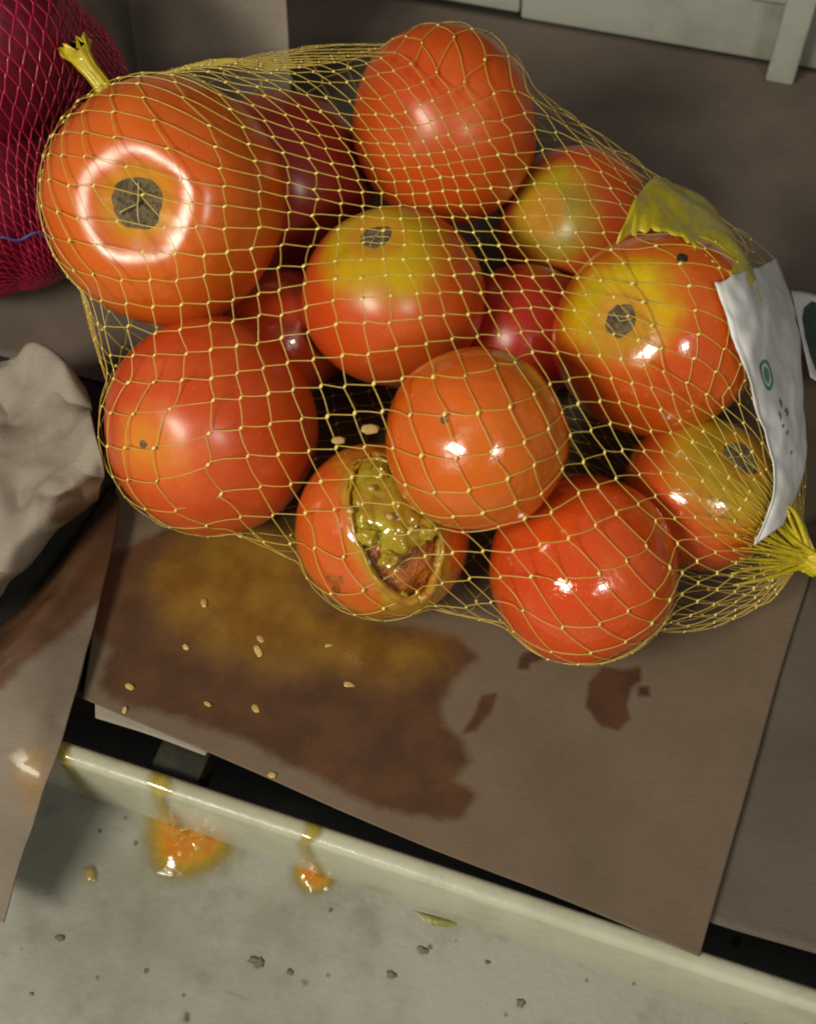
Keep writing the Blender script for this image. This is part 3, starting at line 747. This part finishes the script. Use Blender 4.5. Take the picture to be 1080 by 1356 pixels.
# ---------------------------------------------------------------- red net bag of onions
M_onion = mat_simple('red_onion_skin', (.22, .010, .032), (.12, .007, .02), 40, .38, .2, coat=.2)
M_rednet = mat_simple('crimson_net', (.42, .014, .055), (.30, .010, .04), 200, .35, .1, coat=.2)
M_bluenet = mat_simple('blue_thread', (.10, .12, .42), (.07, .08, .3), 200, .4, .1)
ON = []
for (px, py, z, R, lb) in ((25, 140, .045, .048, 'crimson red onion nearest the yellow tag inside the red net'), (-50, 250, .044, .044, 'crimson red onion low in the red net above crumpled paper'), (-90, 80, .045, .048, 'crimson red onion at the far outer side of the red net'), (-30, 60, .095, .040, 'crimson red onion on top of the pile in the red net'), (18, 270, .036, .034, 'small crimson red onion at the bottom tip of the red net')):
    c = at(px, py, z); t = empty('red_onion', (c[0], c[1], 0)); tag(t, lb, 'onion')
    Q = axis_rot(rng.normal(0, 1, 3)); V, Fc, ph = tomato_mesh(R, .9, -.10, .25, 4, .008, px)
    mesh_obj('onion_skin', [Q@v+c for v in V], Fc, M_onion, t)
    tip = catmull([c+Q@np.array([0, 0, R*.9]), c+Q@np.array([.002, 0, R*1.08]), c+Q@np.array([.001, .002, R*1.2])], 8)
    TV, TF = tube([tip], np.linspace(.006, .001, 8), 8); mesh_obj('dry_neck', TV, TF, M_onion, t)
    ON.append((c, R, np.array([0, 0, 1.0]), 1.0))
A2 = at(66, 335, .014); B2 = at(-120, -60, .09)
net2 = Net(ON, [], A2, B2, sag=.005, relax=14)
rbag = empty('onion_net_bag', (net2.C[0], net2.C[1], 0)); tag(rbag, 'crimson net bag of red onions beside the largest tomato', 'net bag')
V, Fc, KV, KF = net2.strands(84, .0046, .00042, .0006)
o = mesh_obj('net_strands', V, Fc, M_rednet, rbag); o['kind'] = 'stuff'
o = mesh_obj('net_knots', KV, KF, M_rednet, rbag); o['kind'] = 'stuff'
bl = [net2.cam_hit(x, y, .001) for x, y in ((-30, 322), (0, 314), (25, 318), (48, 308), (64, 316))]
TV, TF = tube([catmull(bl, 40)], .0006, 5); mesh_obj('blue_thread', TV, TF, M_bluenet, rbag)

# ---------------------------------------------------------------- juice, seeds and crumbs
def puddle(name, poly, z, h, mat, label, seed, cat='puddle'):
    P = np.array([at(x, y, z) for x, y in poly]); P = catmull(np.vstack([P, P[:1]]), 64)[:-1]
    c = P.mean(0); V, n, m = [], len(P), 14
    for i in range(m):
        f = (i+1)/m
        for p in P:
            q = c+(p-c)*f*(1+.05*fbm(p*120+seed, 1, 3)); hh = h*(1-f**2)**1.2*(1+.35*fbm(q*150+seed, 1, 3))+.0004*(1-f)
            V.append((q[0], q[1], z+max(hh, 0)-(.0004 if i == m-1 else 0)))
    V.append((c[0], c[1], z+h)); Fc = [(i*n+j, i*n+(j+1) % n, (i+1)*n+(j+1) % n, (i+1)*n+j) for i in range(m-1) for j in range(n)]
    Fc += [(len(V)-1, (j+1) % n, j) for j in range(n)]
    po = mesh_obj(name, V, Fc, mat); setattr_f(po, 'fade', [1-(i+1)/m for i in range(m) for _ in range(n)]+[1]); return tag(po, label, cat)
pz = ZLOW
puddle('juice_film', [(172,1060),(230,1060),(300,1092),(342,1114),(325,1150),(275,1176),(215,1180),(178,1148)], pz, .0007, M_film, 'thin watery juice rim around the larger pulp puddle', 9)
puddle('tomato_pulp', [(184,1066),(240,1064),(295,1090),(318,1112),(306,1140),(266,1162),(216,1166),(188,1134)], pz, .0030, M_juice, 'larger orange tomato pulp puddle on the white lower shelf', 1)
puddle('juice_film', [(375,1120),(420,1132),(452,1150),(446,1178),(410,1192),(380,1175)], pz, .0006, M_film, 'thin watery juice rim around the smaller pulp puddle', 6)
puddle('tomato_pulp', [(386,1128),(428,1136),(450,1154),(442,1178),(410,1188),(387,1164)], pz, .0024, M_juice, 'smaller orange tomato pulp puddle below the cream rail', 2)
puddle('juice_drop', [(108,1148),(124,1142),(132,1158),(128,1172),(112,1172)], pz, .0016, M_film, 'small clear juice drop on white shelf near the paper shadow', 3, 'drop')
puddle('juice_smear', [(545,1205),(575,1212),(605,1222),(600,1228),(565,1224)], pz, .0006, mat_simple('olive_smear', (.16, .15, .03), (.24, .22, .08), 200, .3, .3), 'thin olive green smear on the white lower shelf', 4, 'smear')
# juice run on the rail
M_run = mat_fade('yellow_juice_run', (.42, .34, .06), (.34, .24, .02), 150, .15, .2, .85, .0, .8)
for px, py, w_, lb in ((212, 1035, 20, 'yellow juice run over the cream rail above the larger puddle'), (85, 997, 16, 'yellow juice run over the cream rail beside the crumpled paper'), (408, 1105, 13, 'faint yellow juice run over the cream rail above the smaller puddle')):
    x0 = at(px, py, -.002)[0]; V = []; hw = w_*.00026
    prof = [(.0893, -.0040), (.0885, -.0018), (.0865, -.0012), (.0842, -.0015), (.0828, -.0028), (.0822, -.006), (.0820, -.014), (.0819, -.024), (.0818, -.034), (.0816, -.0425)]
    for i, (y, z) in enumerate(prof):
        for j in range(9):
            g = j/4-1; ww = hw*(1+.25*math.sin(i*1.3+px))*(1+.04*i)
            V.append((x0+g*ww+.0012*math.sin(i*.9+px), y-(0 if i < 3 else .0003*(1-g*g)), z+(.0003*(1-g*g) if i < 4 else 0)))
    run = mesh_obj('juice_run', V, grid_faces(10, 9), M_run)
    setattr_f(run, 'fade', [(1-abs(j/4-1))*(1-.06*i) for i in range(10) for j in range(9)])
    tag(run, lb, 'juice run')
# seeds
sb_v, sb_f = blob(np.zeros(3), 1, np.array([1, .62, .26])*np.array([1.1, 1, 1]), 2.2, 3, .35)
seed_me = bpy.data.meshes.new('tomato_seed'); seed_me.from_pydata([tuple(v) for v in sb_v], [], sb_f); seed_me.polygons.foreach_set('use_smooth', [True]*len(seed_me.polygons)); seed_me.materials.append(M_seed)
def seed(px, py, z, r, label, group):
    o = bpy.data.objects.new('tomato_seed', seed_me); COL.objects.link(o); p = at(px, py, z)
    o.location = tuple(p); o.scale = (r*random.uniform(.8, 1.3), r, r*.8); o.rotation_euler = (random.uniform(-.2, .2), random.uniform(-.2, .2), random.uniform(0, 6.28)); tag(o, label, 'seed', group)
for px, py in ((318, 708), (270, 798), (246, 857), (342, 862), (345, 846), (172, 909), (275, 932), (338, 938), (462, 908), (436, 856), (165, 940), (360, 1026)):
    seed(px, py, ZP+.0008, random.uniform(.0013, .0021), 'pale tomato seed stuck on the juice-soaked brown paper', 'seeds on the stained paper')
for px, py in ((245, 1096), (262, 1120), (238, 1128)):
    seed(px, py, pz+.0030, .0019, 'pale tomato seed lying in the larger orange pulp puddle', 'seeds in the pulp puddle')
for px, py, r, lb in ((490, 568, .0026, 'larger pale seed caught in the yellow net above the burst tomato'), (448, 583, .0020, 'smaller pale seed caught in the yellow net above the burst tomato')):
    p = net.cam_hit(px, py, 0); o = bpy.data.objects.new('tomato_seed', seed_me); COL.objects.link(o)
    # sit on the sagging net: search along the ray for the net surface
    d = ray(px, py); best = 9
    for s_ in np.linspace(.30, .46, 200):
        q = CAM+d*s_; v = net.Q.T@(q-net.C); rr0 = np.linalg.norm(v); ph_ = math.acos(v[2]/rr0); th_ = math.atan2(v[1], v[0]) % (2*math.pi)
        e = abs(np.linalg.norm(net.pt(ph_, th_)-net.C)-rr0)
        if e < .001: p = q; break
    o.location = tuple(p); o.scale = (r, r, r); o.rotation_euler = (.5, .2, .6); tag(o, lb, 'seed')
# crumbs on the lower shelf
for px, py, r in ((340, 1273, .0019), (560, 1258, .0013), (518, 1290, .0014), (384, 1287, .0011), (80, 1242, .0013), (690, 1328, .0013), (42, 1316, .0007), (645, 1274, .0008)):
    vv, ff = blob(np.zeros(3), r, np.array([1, .75, .22]), px, 3, .9); p = at(px, py, pz+r*.2)
    tag(mesh_obj('dirt_crumb', [v+p for v in vv], ff, M_crumb), 'tiny dark dirt crumb on the speckled white lower shelf', 'crumb', 'crumbs on the lower shelf')
